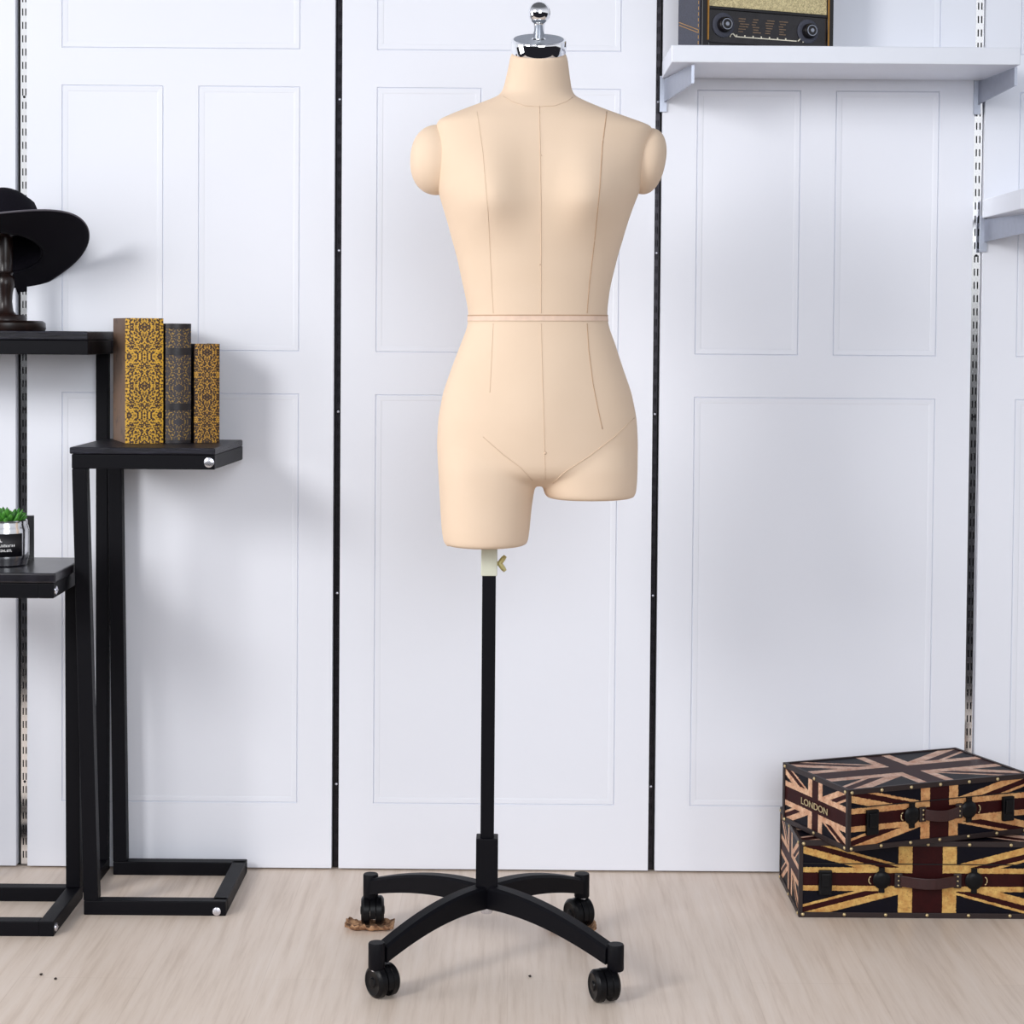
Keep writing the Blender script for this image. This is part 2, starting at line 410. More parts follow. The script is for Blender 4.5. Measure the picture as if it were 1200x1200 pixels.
# low stand (potted plant)
lx1 = -.755; lx0 = lx1-.30; yf2, yr2 = 3.118-WALL, 3.335-WALL
zl = P(30, 671.5, 3.118).z; zb2 = zl-.017
lt = empty('side_table', ((lx0+lx1)/2, (yf2+yr2)/2, 0)); o = lt.location
tag(lt, 'lowest black steel stand at far left holding the tin jar plant', 'table', 'black steel stands on the left')
for nm_, x in (('right_frame', lx1-h), ('left_frame', lx0+h)):
    bm = bmesh.new(); frame_bars(bm, [L((x, yf2+h, h)), L((x, yr2-h, h)), L((x-.002, yr2-h, zb2-h)), L((x, yf2+h, zb2-h))]); mk(nm_, bm, M['black'], lt, bevel=.0015)
for nm_, y, z in (('floor_crossbar', yf2+h, h), ('top_crossbar', yf2+h, zb2-h), ('floor_crossbar', yr2-h, h), ('top_crossbar', yr2-h, zb2-h)):
    bm = bmesh.new(); frame_bars(bm, [L((lx0+2*h+.012, y, z)), L((lx1-2*h-.012, y, z))]); mk(nm_, bm, M['black'], lt, bevel=.0015)
bm = bmesh.new(); box(bm, lx0-.002-o.x, lx1+.004-o.x, yf2-.003-o.y, yr2+.002-o.y, zb2+.0005, zl)
mk('table_top', bm, M['board_smooth'], lt, bevel=.003)
screw(lt, L((lx1+.0002, yf2+h, h)), (1,0,0)); screw(lt, L((lx1+.0002, yf2+h, zb2-h)), (1,0,0))
# tall stand (hat)
tx1 = -.739; tx0 = tx1-.34; yf3, yr3 = 3.30-WALL, -.003
zt3 = P(60, 388, 3.30).z; zb3 = zt3-.016
tt = empty('side_table', ((tx0+tx1)/2, (yf3+yr3)/2, 0)); o = tt.location
tag(tt, 'tallest black steel stand at far left, below the black hat', 'table', 'black steel stands on the left')
for nm_, x, lx in (('right_leg', -.7575, .0), ('left_leg', tx0+.02, 0)):
    bm = bmesh.new(); xb = x; yb = -.0132
    frame_bars(bm, [L((xb, yb-.13, .011)), L((xb, yb, .011)), L((x, yb, zb3-.0138))], .022); mk(nm_, bm, M['black'], tt, bevel=.0015)
bm = bmesh.new()
frame_bars(bm, [L((tx0+h, yr3-h, zb3-h)), L((tx0+h, yf3+h, zb3-h)), L((tx1-h, yf3+h, zb3-h)), L((tx1-h, yr3-h, zb3-h)), L((tx0+h, yr3-h, zb3-h))], .0248)
mk('top_frame', bm, M['black'], tt, bevel=.0015)
bm = bmesh.new(); box(bm, tx0-o.x, tx1-o.x, yf3-.002-o.y, yr3-o.y, zb3+.0006, zt3)
mk('table_top', bm, M['board'], tt, bevel=.002)

# ------------------------------------------------------------------ books
def uvbox_face(bm, uvl, face, ax, ay, c):
    for lp in face.loops: lp[uvl].uv = ((lp.vert.co-c).dot(ax), (lp.vert.co-c).dot(ay))
def book(loc, rz, w, d, hgt, spine, cover, rounded, label, bands=()):
    # local: spine faces -y, thickness along x from 0 to w
    r = empty('book', loc, rz); tag(r, label, 'book', 'old books on the middle stand')
    bm = bmesh.new(); uvl = bm.loops.layers.uv.new('UVMap'); tk = .003; sg = 10
    bulge = .007 if rounded else .0015
    prof = [(tk*.0, .004)] + [(w*i/sg, -bulge*(1-(2*i/sg-1)**2) if rounded else -bulge*(1-(2*i/sg-1)**8)) for i in range(sg+1)] + [(w, .004)]
    inner = [(w-tk, .004), (w-tk, tk*1.4), (tk, tk*1.4), (tk, .004)]
    pts = prof+inner
    b = [bm.verts.new((x,y,0)) for x, y in pts]; t_ = [bm.verts.new((x,y,hgt)) for x, y in pts]; n = len(pts)
    bm.faces.new(b[::-1]); bm.faces.new(t_)
    for i in range(n):
        f = bm.faces.new([b[i], b[(i+1)%n], t_[(i+1)%n], t_[i]])
        for lp in f.loops: lp[uvl].uv = (lp.vert.co.x-w/2, lp.vert.co.z-hgt*.46)
    mk('spine', bm, spine, r, smooth='auto')
    for x in (0, w-tk):
        bm = bmesh.new(); box(bm, x, x+tk, .0042, d, 0, hgt); mk('cover', bm, cover, r, bevel=.0008)
    bm = bmesh.new(); box(bm, tk+.0004, w-tk-.0004, tk*1.6, d-.004, .003, hgt-.004); mk('page_block', bm, M['pages'], r)
    for z0, z1 in bands:
        bm = bmesh.new()
        op = [(w*i/sg, -bulge*(1-(2*i/sg-1)**2)-.0022 if 0 < i < sg else -.0005) for i in range(sg+1)]
        ip = [(x, y+.002) for x, y in op][::-1]; pp = op+ip
        hexa(bm, [(x,y,z0) for x, y in pp], [(x,y,z1) for x, y in pp]); mk('spine_band', bm, M['book_black'], r, smooth='auto')
rz = R(21); dx = Vector((math.cos(rz), math.sin(rz), 0)); q = P(147, 519.5, 3.335); q.z = zm+.0005
q.x = P(147,519.5,3.335).x
book(q, rz, .0665, .135, .2215, M['book_gold'], M['book_cover'], False, 'tallest old book, yellow gold patterned spine, leftmost of the three', bands=())
q2 = q+dx*.0705
book(q2, rz, .0455, .12, .2125, M['book_grey'], M['book_black'], True, 'middle old book with a dark ribbed spine and faint gilding', bands=((.0,.006),(.059,.071),(.157,.169),(.204,.2125)))
q3 = q2+dx*.0515
book(q3, rz, .0455, .095, .177, M['book_gold_small'], M['book_black'], False, 'shortest old book, gold filigree spine with dark edges, rightmost of the three')

# ------------------------------------------------------------------ hat and its stand
hs = P(6, 386, 3.415); hs.z = zt3
st = tag(empty('hat_stand', hs), 'dark turned wooden hat stand under the black hat', 'hat stand')
S = 1/657
bm = bmesh.new(); lathe(bm, [(.070,0),(.072,.004),(.071,.014),(.066,.018),(.038,.0185),(.037,.026),(.034,.029)], 40); mk('base', bm, M['turned'], st, smooth='auto')
bm = bmesh.new(); lathe(bm, [(.020,.0292),(.0145,.036),(.0125,.052),(.0135,.068),(.0165,.082),(.0165,.094),(.0125,.100),(.0145,.104),(.0125,.108),(.0135,.125),(.0145,.15),(.0135,.168),(.02,.172)], 28); mk('post', bm, M['turned'], st, smooth='auto')
bm = bmesh.new(); lathe(bm, [(.03,.1725),(.045,.176),(.05,.184),(.046,.194),(.03,.2),(.01,.202)], 28); mk('head_rest', bm, M['turned'], st, smooth='auto')
ht = P(-2, 296, 3.405)
hat = tag(empty('hat', ht), 'wide-brimmed black felt hat tilted back on the wooden stand', 'hat')
hat.rotation_euler = (R(-24), R(-7.5), 0)
Rb = .160
def brim_z(r, a):
    k = max(0, (r-.078)/(Rb-.078)); return k**1.3*(.012+.0215*math.cos(2*a)) - .001
def bf(a, r): return 1-.13*math.exp(-(((a+math.pi)%(2*math.pi)-math.pi-R(66))/R(30))**2)*max(0, (r-.078)/(Rb-.078))
bm = bmesh.new(); seg = 72; rings = []
for r in [.078+i*(Rb-.078)/10 for i in range(11)]:
    rings.append([(r*bf(2*math.pi*i/seg, r)*math.cos(2*math.pi*i/seg), r*bf(2*math.pi*i/seg, r)*math.sin(2*math.pi*i/seg), brim_z(r, 2*math.pi*i/seg)) for i in range(seg)])
loft(bm, rings, cap=False)
for f in bm.faces: f.smooth = True
bo = mk('brim', bm, M['hat'], hat, smooth=True); s = bo.modifiers.new('s', 'SOLIDIFY'); s.thickness = .0028; s.offset = 0
bm = bmesh.new(); prof = [(.0775,-.0005),(.077,.025),(.075,.055),(.072,.080),(.068,.093),(.060,.102),(.047,.107),(.028,.1055),(.012,.103),(.002,.102)]
rr = lathe(bm, prof, seg, cap=False)
bm.faces.new(rr[-1])
for v_ in bm.verts:
    if v_.co.z > .06:                          # lengthwise crease and front pinches
        k = (v_.co.z-.06)/.055; v_.co.z -= .010*k*math.exp(-(v_.co.x/.02)**2)
        v_.co.x *= 1-.10*k*(1 if v_.co.y < 0 else .3)
co = mk('crown', bm, M['hat'], hat, smooth=True); s = co.modifiers.new('s', 'SOLIDIFY'); s.thickness = .0025; s.offset = -1
bm = bmesh.new(); tube(bm, [((Rb+.0003)*bf(a,Rb)*math.cos(a), (Rb+.0003)*bf(a,Rb)*math.sin(a), brim_z(Rb, a)) for a in [2*math.pi*i/90 for i in range(91)]], .0017, 6); mk('brim_edging', bm, M['hat_trim'], hat, smooth=True)
bm = bmesh.new(); lathe(bm, [(.0785,.001),(.0785,.020),(.0772,.0215)], seg, cap=False); mk('hat_band', bm, M['hat'], hat, smooth=True)

# ------------------------------------------------------------------ jar with plant and slab behind
jp = PZ(4, 664, zl); jp = P(6, 660, 3.222); jp.z = zl+.0005
jar = tag(empty('potted_plant', jp), 'small green succulent in a silver tin jar with black label', 'plant')
rj = .0435; jar.scale = (.92, .92, 1)
bm = bmesh.new(); lathe(bm, [(.036,0),(.0395,.002),(.041,.008),(.0425,.013),(rj,.017),(rj,.061),(.0425,.065),(.0405,.070),(.0405,.076),(.039,.0775),(.0375,.0765),(.037,.066),(.001,.066)], 48, cap=False)
mk('jar', bm, M['tin'], jar, smooth='auto')
bm = bmesh.new(); lathe(bm, [(.0366,.066),(.03,.070),(.012,.072),(.001,.072)], 24, cap=False); mk('soil', bm, M['soil'], jar)
def cyl(a, z, r=rj+.0006): return (r*math.sin(a), -r*math.cos(a), z)
a0, a1 = R(-58), R(58)
bm = bmesh.new(); n = 20
for i in range(n):
    b0 = a0+(a1-a0)*i/n; b1 = a0+(a1-a0)*(i+1)/n
    bm.faces.new([bm.verts.new(cyl(*p)) for p in ((b0,.0175),(b1,.0175),(b1,.0565),(b0,.0565))])
bmesh.ops.remove_doubles(bm, verts=bm.verts, dist=1e-6)
lab = mk('label', bm, M['label_black'], jar, smooth=True); s = lab.modifiers.new('s','SOLIDIFY'); s.thickness = .0006; s.offset = 1
bm = bmesh.new()
def dash(a, z, w, hh, sk=0):
    bm.faces.new([bm.verts.new(cyl(p, q_, rj+.0016)) for p, q_ in ((a,z),(a+w,z),(a+w+sk,z+hh),(a+sk,z+hh))])
rng = random.Random(2)
for z, nmb, hh in ((.0345,17,.0044),(.0265,14,.0044)):
    tot = nmb*.080
    for i in range(nmb):
        a = -tot/2+i*.080; k = rng.random()
        dash(a, z, .022, hh, rng.choice((-.012,0,.012)))
        if k > .35: dash(a+.026, z, .014, hh*rng.choice((.5,1)))
        dash(a, z+hh*rng.choice((0,.4,.75)), .052, .0010)
dash(-.14, .0430, .28, .0010, 0); dash(-.07,.0440,.05,.0060,.05); dash(.05,.0440,.04,.0060,-.05); dash(-.04,.0460,.08,.0018)
mk('label_print', bm, M['white_print'], lab)
nleaf = 0
for k in range(46):
    ph = k*2.399; tlt = .15+.95*(k/46)**.8; ln = .017+.010*rng.random(); rad = .026*math.sqrt(k/46)
    bm = bmesh.new(); m = Matrix.Translation((rad*math.cos(ph), rad*math.sin(ph), .071)) @ Matrix.Rotation(ph,4,'Z') @ Matrix.Rotation(tlt,4,'Y')
    prof = [(0,.0015,.0012),(.25,.0042,.0022),(.6,.0056,.0026),(.85,.0036,.0018),(1,.0004,.0003)]
    rg = []
    for tt_, a, b in prof: rg.append([m @ Vector((b*math.cos(x)-.003*tt_*tt_, a*math.sin(x), ln*1.15*tt_)) for x in [2*math.pi*i/10 for i in range(10)]])
    loft(bm, rg); mk('leaf', bm, M['leaf'], jar, smooth=True)
fp = P(39.5, 663, 3.26); fp = Vector((P(40,640,3.30).x, 3.30-WALL, zl+.0005))
fr = tag(empty('picture_frame', fp, R(14)), 'dark upright frame standing behind the tin jar', 'frame')
hh = P(36,605.5,3.29).z-zl
bm = bmesh.new(); box(bm, -.13, 0, 0, .016, 0, hh)
for f in [f for f in bm.faces if f.normal.y < -.5 or abs(f.calc_center_median().y) < 1e-5]: bmesh.ops.inset_region(bm, faces=[f], thickness=.008, depth=-.004)
mk('frame_moulding', bm, M['mirror_black'], fr, bevel=.001)
bm = bmesh.new(); box(bm, -.121, -.009, .0015, .0037, .009, hh-.009); mk('slate_panel', bm, M['slab'], fr)

# ------------------------------------------------------------------ radio
rc = P(822, 54, 3.327); rc.z = zt+.0004
rz = R(22); rad = tag(empty('radio', rc, rz), 'vintage radio with gold speaker cloth and two knobs on the shelf', 'radio')
rw, rd, rh = .266, .086, .185
bm = bmesh.new(); box(bm, 0, rw, .006, rd, 0, rh); mk('cabinet', bm, M['radio_wood'], rad, bevel=.004)
bm = bmesh.new(); box(bm, -.0022, -.0002, .004, rd, .001, rh-.004); sd = mk('side_leather', bm, M['denim'], rad, bevel=.0006)
bm = bmesh.new()
for i in range(20):
    y = .006+i*.0038
    for off in (0, .005):
        z = .022+off+y*.32; box(bm, -.0032, -.0022, y, y+.0024, z, z+.0011)
for i in range(16): box(bm, -.0032, -.0022, .0065, .0076, .004+i*.010, .010+i*.010)
mk('stitching', bm, M['stitch'], sd)
bm = bmesh.new()
for x0, x1, z0, z1 in ((0,.013,0,rh),(rw-.013,rw,0,rh),(.013,rw-.013,0,.009),(.013,rw-.013,rh-.01,rh)): box(bm, x0, x1, -.001, .006, z0, z1)
mk('front_surround', bm, M['mirror_black'], rad, bevel=.0015)
bm = bmesh.new(); box(bm, .0135, rw-.0135, .002, .0058, .0095, .066); mk('dial_panel', bm, M['radio_panel'], rad)
bm = bmesh.new(); box(bm, .0135, rw-.0135, -.0005, .0058, .0662, .0718); mk('divider_bar', bm, M['mirror_black'], rad, bevel=.001)
bm = bmesh.new(); box(bm, .0135, rw-.0135, .002, .0058, .0720, rh-.0102); mk('speaker_cloth', bm, M['grille'], rad)
for x in (.0105, rw-.0125):
    bm = bmesh.new(); box(bm, x, x+.0025, -.003, -.0011, .012, rh-.012); mk('gold_strip', bm, M['gold_line'], rad)
for x in (.043, rw-.052):
    m = AX(Vector((x, .0018, .040)), (1,0,0), (0,0,1))
    bm = bmesh.new(); lathe(bm, [(.0215,0),(.0215,.0015),(.019,.003),(.0165,.003)], 36, m); k1 = mk('knob_ring', bm, M['denim'], rad, smooth='auto')
    bm = bmesh.new(); lathe(bm, [(.0135,.0032),(.0128,.013),(.0115,.015),(.0095,.0145),(.0075,.0165),(.0045,.0165)], 32, m); mk('knob', bm, M['mirror_black'], k1, smooth='auto')
    bm = bmesh.new(); lathe(bm, [(.0098,.0152),(.0098,.0166),(.0084,.0166),(.0084,.0152)], 32, m, cap=False); lathe(bm, [(.0036,.0166),(.0034,.0176)], 20, m); mk('knob_trim', bm, M['bracket'], k1, smooth='auto')
bm = bmesh.new()
box(bm, .068, rw-.075, .0008, .0019, .0205, .0222)
for i in range(7): box(bm, .069+i*.0165, .071+i*.0165, .0008, .0019, .0222, .0250)
tube(bm, [(.068,.0012,.0214),(.063,.0012,.026),(.059,.0012,.025),(.057,.0012,.020)], .0012, 6)
tube(bm, [(rw-.072,.0012,.0214),(rw-.067,.0012,.026),(rw-.063,.0012,.025),(rw-.061,.0012,.020)], .0012, 6)
mk('dial_scale', bm, M['cream'], rad)
bm = bmesh.new()
for i in range(4):
    for j in range(6):
        x = .073+i*.027+rng.random()*.004; z = .030+j*.0045; box(bm, x, x+.008+rng.random()*.010, .0012, .0019, z, z+.0018)
mk('dial_printing', bm, M['dial_print'], rad)
bm = bmesh.new()
for i in range(5): tube(bm, [(.112+i*.006,-.0016,.0035),(.115+i*.006,-.0016,.0065),(.117+i*.006,-.0016,.003)], .0005, 5)
mk('badge', bm, M['gold_line'], rad)

# ------------------------------------------------------------------ suitcases
def suitcase(loc, rz, w, d, hgt, fx, side_cross, name_text, latch, label, tone):
    r = tag(empty('suitcase', loc, rz), label, 'suitcase', 'stacked flag-patterned suitcases')
    tr = .010
    ff = flag('flag_front', w/2-tr, hgt/2-tr, *fx, .0125, tone)
    fs = flag('flag_side', d/2-tr, hgt/2-tr, *side_cross, .0105, (232,196,164))
    ft = flag('flag_lid', w/2-tr, d/2-tr, fx[0]*.95, fx[1]*.95, .021, .040, .021, (226,196,176))
    bm = bmesh.new(); uvl = bm.loops.layers.uv.new('UVMap')
    fs_ = box(bm, .0015, w-.0015, .0015, d-.0015, .0015, hgt-.0015)
    c = Vector((w/2, d/2, hgt/2))
    for f, mi, ax, ay in ((fs_[1],2,(1,0,0),(0,1,0)), (fs_[0],2,(1,0,0),(0,1,0)), (fs_[2],0,(1,0,0),(0,0,1)), (fs_[4],0,(-1,0,0),(0,0,1)), (fs_[3],1,(0,1,0),(0,0,1)), (fs_[5],1,(0,-1,0),(0,0,1))):
        f.material_index = mi; uvbox_face(bm, uvl, f, Vector(ax), Vector(ay), c)
    mk('shell', bm, [ff, fs, ft], r)
    bm = bmesh.new(); e = .0006; q = .009
    X0, X1, Y0, Y1, Z0, Z1 = -e, w+e, -e, d+e, 0, hgt+e
    for z0, z1 in ((Z0, Z0+q), (Z1-q, Z1)):
        box(bm, X0, X1, Y0, Y0+.003, z0, z1); box(bm, X0, X1, Y1-.003, Y1, z0, z1)
        box(bm, X0, X0+.003, Y0+.003, Y1-.003, z0, z1); box(bm, X1-.003, X1, Y0+.003, Y1-.003, z0, z1)
    for x0, x1 in ((X0, X0+q*.8), (X1-q*.8, X1)):
        for y0, y1 in ((Y0, Y0+.003), (Y1-.003, Y1)): box(bm, x0, x1, y0, y1, Z0+q, Z1-q)
    for x0, x1 in ((X0, X0+.003), (X1-.003, X1)):
        for y0, y1 in ((Y0+.003, Y0+q*.8), (Y1-q*.8, Y1-.003)): box(bm, x0, x1, y0, y1, Z0+q, Z1-q)
    box(bm, X0+.003, X1-.003, Y0+.003, Y0+.006, Z1-.003, Z1); box(bm, X0+.003, X1-.003, Y1-.006, Y1-.003, Z1-.003, Z1)
    box(bm, X0+.003, X0+.006, Y0+.006, Y1-.006, Z1-.003, Z1); box(bm, X1-.006, X1-.003, Y0+.006, Y1-.006, Z1-.003, Z1)
    mk('edge_binding', bm, M['leather'], r, bevel=.0006)
    bm = bmesh.new(); box(bm, .002, w-.002, -.0004, .0016, hgt*.70, hgt*.70+.0012); mk('lid_joint', bm, M['backing'], r)
    def stud(p, n):
        b = bmesh.new(); lathe(b, [(.0031,0),(.0028,.0012),(.0016,.002),(.0004,.0022)], 12, AX(Vector(p), Vector(n).orthogonal(), Vector(n).cross(Vector(n).orthogonal())))
        mk('stud', b, M['stud'], r, smooth=True)
    for z in (.0055, hgt-.0045):
        for i in range(7): stud((.007+(w-.014)*i/6, -e, z), (0,-1,0))
        for i in range(3): stud((-e, .008+(d-.016)*i/2, z), (-1,0,0))
    # latches, straps and handle
    cz = hgt*.50
    for sx in (-1, 1):
        x = w/2+sx*latch[0]
        m = AX(Vector((x, -.0006, cz)), (1,0,0), (0,0,1))
        b = bmesh.new(); lathe(b, [(.0155,0),(.0155,.003),(.012,.0055),(.007,.0065),(.003,.0065)], 28, m)
        box(b, -.005, .005, -.022, .022, 0, .0035, m); lc = mk('clasp', b, M['black_gloss'], r, smooth='auto')
        b = bmesh.new(); tube(b, [m @ Vector((sx*.0185+.004*math.cos(a)*sx, .0065*math.sin(a), .003)) for a in [math.pi*(i/8-.5) for i in range(9)]], .0011, 6); mk('wire_loop', b, M['stud'], lc, smooth=True)
        x = w/2+sx*latch[1]; b = bmesh.new(); box(b, x-.0115, x+.0115, -.0075, -.0006, cz-.026, cz+.017); box(b, x-.008, x+.008, -.0105, -.0075, cz-.012, cz+.012)
        mk('latch', b, M['black_gloss'], r, bevel=.002)
        x = w/2+sx*latch[0]*.64; b = bmesh.new(); box(b, x-.007, x+.007, -.0055, -.0006, cz-.013, cz+.013); hp = mk('handle_mount', b, M['leather'], r, bevel=.002)
        for dz in (-.008, 0, .008):
            b = bmesh.new(); lathe(b, [(.0018,0),(.0015,.001),(.0005,.0014)], 10, AX(Vector((x,-.0055,cz+dz)), (1,0,0), (0,0,1))); mk('rivet', b, M['stud'], hp, smooth=True)
    b = bmesh.new(); lx = latch[0]*.6; pts = [(w/2-lx+2*lx*i/10, -.006-.009*math.sin(math.pi*i/10), cz-.003*math.sin(math.pi*i/10)) for i in range(11)]
    loft(b, [[(x, y-.002, z-.0095), (x, y+.002, z-.0095), (x, y+.002, z+.0095), (x, y-.002, z+.0095)] for x, y, z in pts])
    mk('handle', b, M['red_leather'], r, bevel=.001)
    if name_text:
        b = bmesh.new(); text_bm(b, name_text, .0165, AX(Vector((-.0002, d/2, hgt/2-.001)), (0,-1,0), (0,0,1)) @ Matrix.Scale(1.25, 4, (1,0,0)))
        mk('lettering', b, M['stud'], r)
    return r
l0 = P(936, 1071, 3.254); l0.z = .0005; lcw, lcd, lch = .445, .235, .1335
suitcase(l0, 0, lcw, lcd, lch, (.0262,.0505,.0115,.0205), (.0135,.026,.010,.019), '', (.080, .178), 'flag-patterned suitcase on the floor, lower one of the stack', (222,186,112))
n0 = PZ(993, 999.5, lch+.0015); uz = R(21.5)
suitcase(Vector((n0.x, n0.y, lch+.0025)), uz, .367, .220, .1055, (.0195,.038,.0105,.020), (.0105,.024,.0125,.022), 'LONDON', (.058, .138), 'flag-patterned suitcase turned at an angle on top of the other', (226,180,124))

# ------------------------------------------------------------------ dress form
DF = 3.0
base = P(574, 0, DF).x
hub = P(574, 1035, 3.01)
form = tag(empty('dress_form', (hub.x, 3.01-WALL, 0)), 'cream linen dress form on a black wheeled base in the centre of the room', 'dress form')
fo = form.location.copy()
def interp(rows, y):
    for a, b in zip(rows, rows[1:]):
        if a[0] <= y <= b[0]:
            k = (y-a[0])/(b[0]-a[0]); return [p+(q_-p)*k for p, q_ in zip(a[1:], b[1:])]
    return list(rows[-1][1:]) if y > rows[-1][0] else list(rows[0][1:])
def smooth_interp(rows, y, s=6):
    acc = None
    lo, hi = rows[0][0], rows[-1][0]
    for d in (-s, -s/2, 0, s/2, s):
        e = interp(rows, min(max(y+d, lo), hi)); acc = e if acc is None else [a+b for a, b in zip(acc, e)]
    return [a/5 for a in acc]
# row: image y, left x, right x, front depth, back depth, exponent, forward offset, tilt
T = [(63,598,664,.044,.044,2,-.006,.33),(75,596.5,666,.045,.046,2,-.004,.30),(90,593,668,.048,.050,2,0,.18),(104,589.5,670,.052,.056,2,.004,.06),(112,585,673,.055,.062,2,.006,0),
     (116,575,681,.057,.066,2.1,.006,0),(121,562,692,.060,.070,2.2,.006,0),(127,546,706,.063,.075,2.3,.005,0),(134,529,724,.067,.080,2.5,.003,0),(142,512,745,.070,.084,2.8,0,0),
     (150,511,766,.074,.088,3.0,0,0),(165,511,762,.080,.094,3.2,0,0),(185,511.5,758,.088,.100,3.2,0,0),(205,512.5,753,.096,.103,3.0,0,0),(226,514,749,.101,.104,2.8,0,0),
     (240,518,743,.102,.102,2.6,0,0),(263,525,735,.098,.099,2.45,0,0),(277,528.5,731,.095,.097,2.4,0,0),(300,535,724,.088,.093,2.3,0,0),(337,543,715,.080,.088,2.25,0,0),
     (360,548,712,.077,.085,2.2,0,0),(372,549,711.5,.076,.084,2.2,0,0),(385,547,714,.077,.085,2.2,0,0),(400,541,720,.080,.090,2.2,0,0),(430,529.5,729.5,.087,.103,2.25,0,0),
     (460,519,740,.092,.116,2.3,0,0),(490,513.6,746,.095,.124,2.35,0,0),(520,512,747.6,.094,.125,2.35,0,0),(545,513.2,747.2,.090,.120,2.4,0,0),(555,514,746.6,.082,.108,2.4,0,0),(562,516,744,.066,.085,2.3,0,0),(568,522,738,.035,.05,2.2,0,0)]
N = 96
def bust(x, z):
    s = 0
    for cx, cy in ((577, 236), (687, 236)):
        c = P(cx, cy, DF); dz = z-c.z
        s += .028*math.exp(-((x-c.x)/.046)**2)*math.exp(-(dz/(.075 if dz > 0 else .045))**2)
    c = P(632, 470, DF); s += .008*math.exp(-((x-c.x)/.06)**2-((z-c.z)/.07)**2)
    for cx in (575, 690):                     # buttocks handled at the back
        pass
    return s
def ring(xl, xr, f, b, e, off, tilt, y, cb=None):
    a = P(xl, y, DF); c = P(xr, y, DF); ctr = (a+c)/2; hw = (c.x-a.x)/2; out = []
    for i in range(N):
        th = 2*math.pi*i/N; cs, sn = math.cos(th), math.sin(th)
        u = math.copysign(abs(cs)**(2/e), cs); v_ = math.copysign(abs(sn)**(2/e), sn)
        dy = v_*(f if v_ < 0 else b)
        x = ctr.x+u*hw; z = ctr.z + (c.z-a.z)/2*u
        if v_ < 0 and cb: dy -= cb(x, z)*min(1, abs(v_)*1.5)
        out.append(Vector((x, ctr.y+dy+off, z+(dy)*tilt)) - fo)
    return out
def torso_ring(y): 
    r = smooth_interp(T, y, 5 if y > 155 else 2.5); return ring(*r, y, bust)
tmp = bmesh.new()
ys = [63+i*2.5 for i in range(int((568-63)/2.5)+1)]
last = torso_ring(ys[-1]); loft(tmp, [torso_ring(y) for y in ys])
LL = [(490,530,625,.05,.08,2.3,0,0),(525,515,634,.080,.108,2.3,0,0),(548,513.4,633,.086,.115,2.3,0,0),(572,514.8,626.5,.083,.104,2.3,.0,0),(595,516,623,.080,.095,2.2,0,0),(619,517.4,620.8,.078,.090,2.15,0,0),(634,519.5,618.8,.076,.086,2.1,0,0),(638.5,521.5,616.8,.073,.083,2.1,0,0)]
RL = [(490,640,730,.05,.08,2.3,0,0),(525,631,745,.080,.108,2.3,0,0),(548,633,747.2,.086,.113,2.3,0,0),(566,635.5,746.4,.083,.106,2.3,0,0),(578,637.5,745,.081,.101,2.25,0,0),(583,641,742.5,.078,.098,2.2,0,0)]
for rows in (LL, RL):
    y0, y1 = rows[0][0], rows[-1][0]; k = int((y1-y0)/2.5); loft(tmp, [ring(*interp(rows, y0+(y1-y0)*i/k), y0+(y1-y0)*i/k) for i in range(k+1)])
bmesh.ops.recalc_face_normals(tmp, faces=tmp.faces)
me = bpy.data.meshes.new('tmp'); tmp.to_mesh(me); tmp.free()
to = bpy.data.objects.new('tmp', me); C.objects.link(to)
rm = to.modifiers.new('r', 'REMESH'); rm.mode = 'VOXEL'; rm.voxel_size = .0042
sm = to.modifiers.new('s', 'SMOOTH'); sm.factor = .5; sm.iterations = 9
bpy.context.view_layer.update()
tm = bpy.data.meshes.new_from_object(to.evaluated_get(bpy.context.evaluated_depsgraph_get()))
bpy.data.objects.remove(to)
for p in tm.polygons: p.use_smooth = True
tm.materials.clear(); tm.materials.append(M['linen']); tm.name = 'body'
body = bpy.data.objects.new('body', tm); C.objects.link(body); body.parent = form
bb = bmesh.new(); bb.from_mesh(tm); bvh = BVHTree.FromBMesh(bb); bb.free()
def onto(px, py):
    d = ray(px, py).normalized(); hit, nrm, _, _ = bvh.ray_cast(CAM-fo, d); return hit, nrm
def seam(pts, r=.0007, name='seam', mat='seam'):
    out = []
    for (x0, y0), (x1, y1) in zip(pts, pts[1:]):
        n = max(2, int(math.hypot(x1-x0, y1-y0)/4))
        for i in range(n):
            h_, nn = onto(x0+(x1-x0)*i/n, y0+(y1-y0)*i/n)
            if h_: out.append(h_+nn*r*.15)
    h_, nn = onto(*pts[-1])
    if h_: out.append(h_+nn*r*.15)
    b = bmesh.new(); tube(b, out, r, 6); return mk(name, b, M[mat], body, smooth=True)
seam([(632,124),(633,180),(634,235),(634,300),(634,367)]); seam([(634,379),(636,450),(638,520),(639,562)], .0006)
seam([(711,131),(706,170),(703,220),(697,280),(691,330),(688,367)], .0008, mat='seam_dark'); seam([(688,379),(690,410),(695,450),(701,480),(706,503)], .0007, mat='seam_dark')
seam([(559,131),(566,180),(572,250),(576,330),(578,367)], .0005); seam([(578,379),(576,420),(574,460)], .0005)
seam([(743,490),(720,512),(690,535),(662,553),(648,566)], .0008); seam([(566,512),(590,533),(610,548),(624,563)], .0008)
seam([(590,113),(600,119),(615,124),(632,125),(650,124),(664,119),(671,114)], .0007)
for px, py in ((634,182),(633,310),(639,531)):
    h_, nn = onto(px, py); b = bmesh.new(); lathe(b, [(.0024 if py > 500 else .0014,0),(.0012,.0007),(.0003,.0009)], 12, AX(h_, nn.orthogonal(), nn.cross(nn.orthogonal()))); mk('pin_head', b, M['seam'], body, smooth=True)
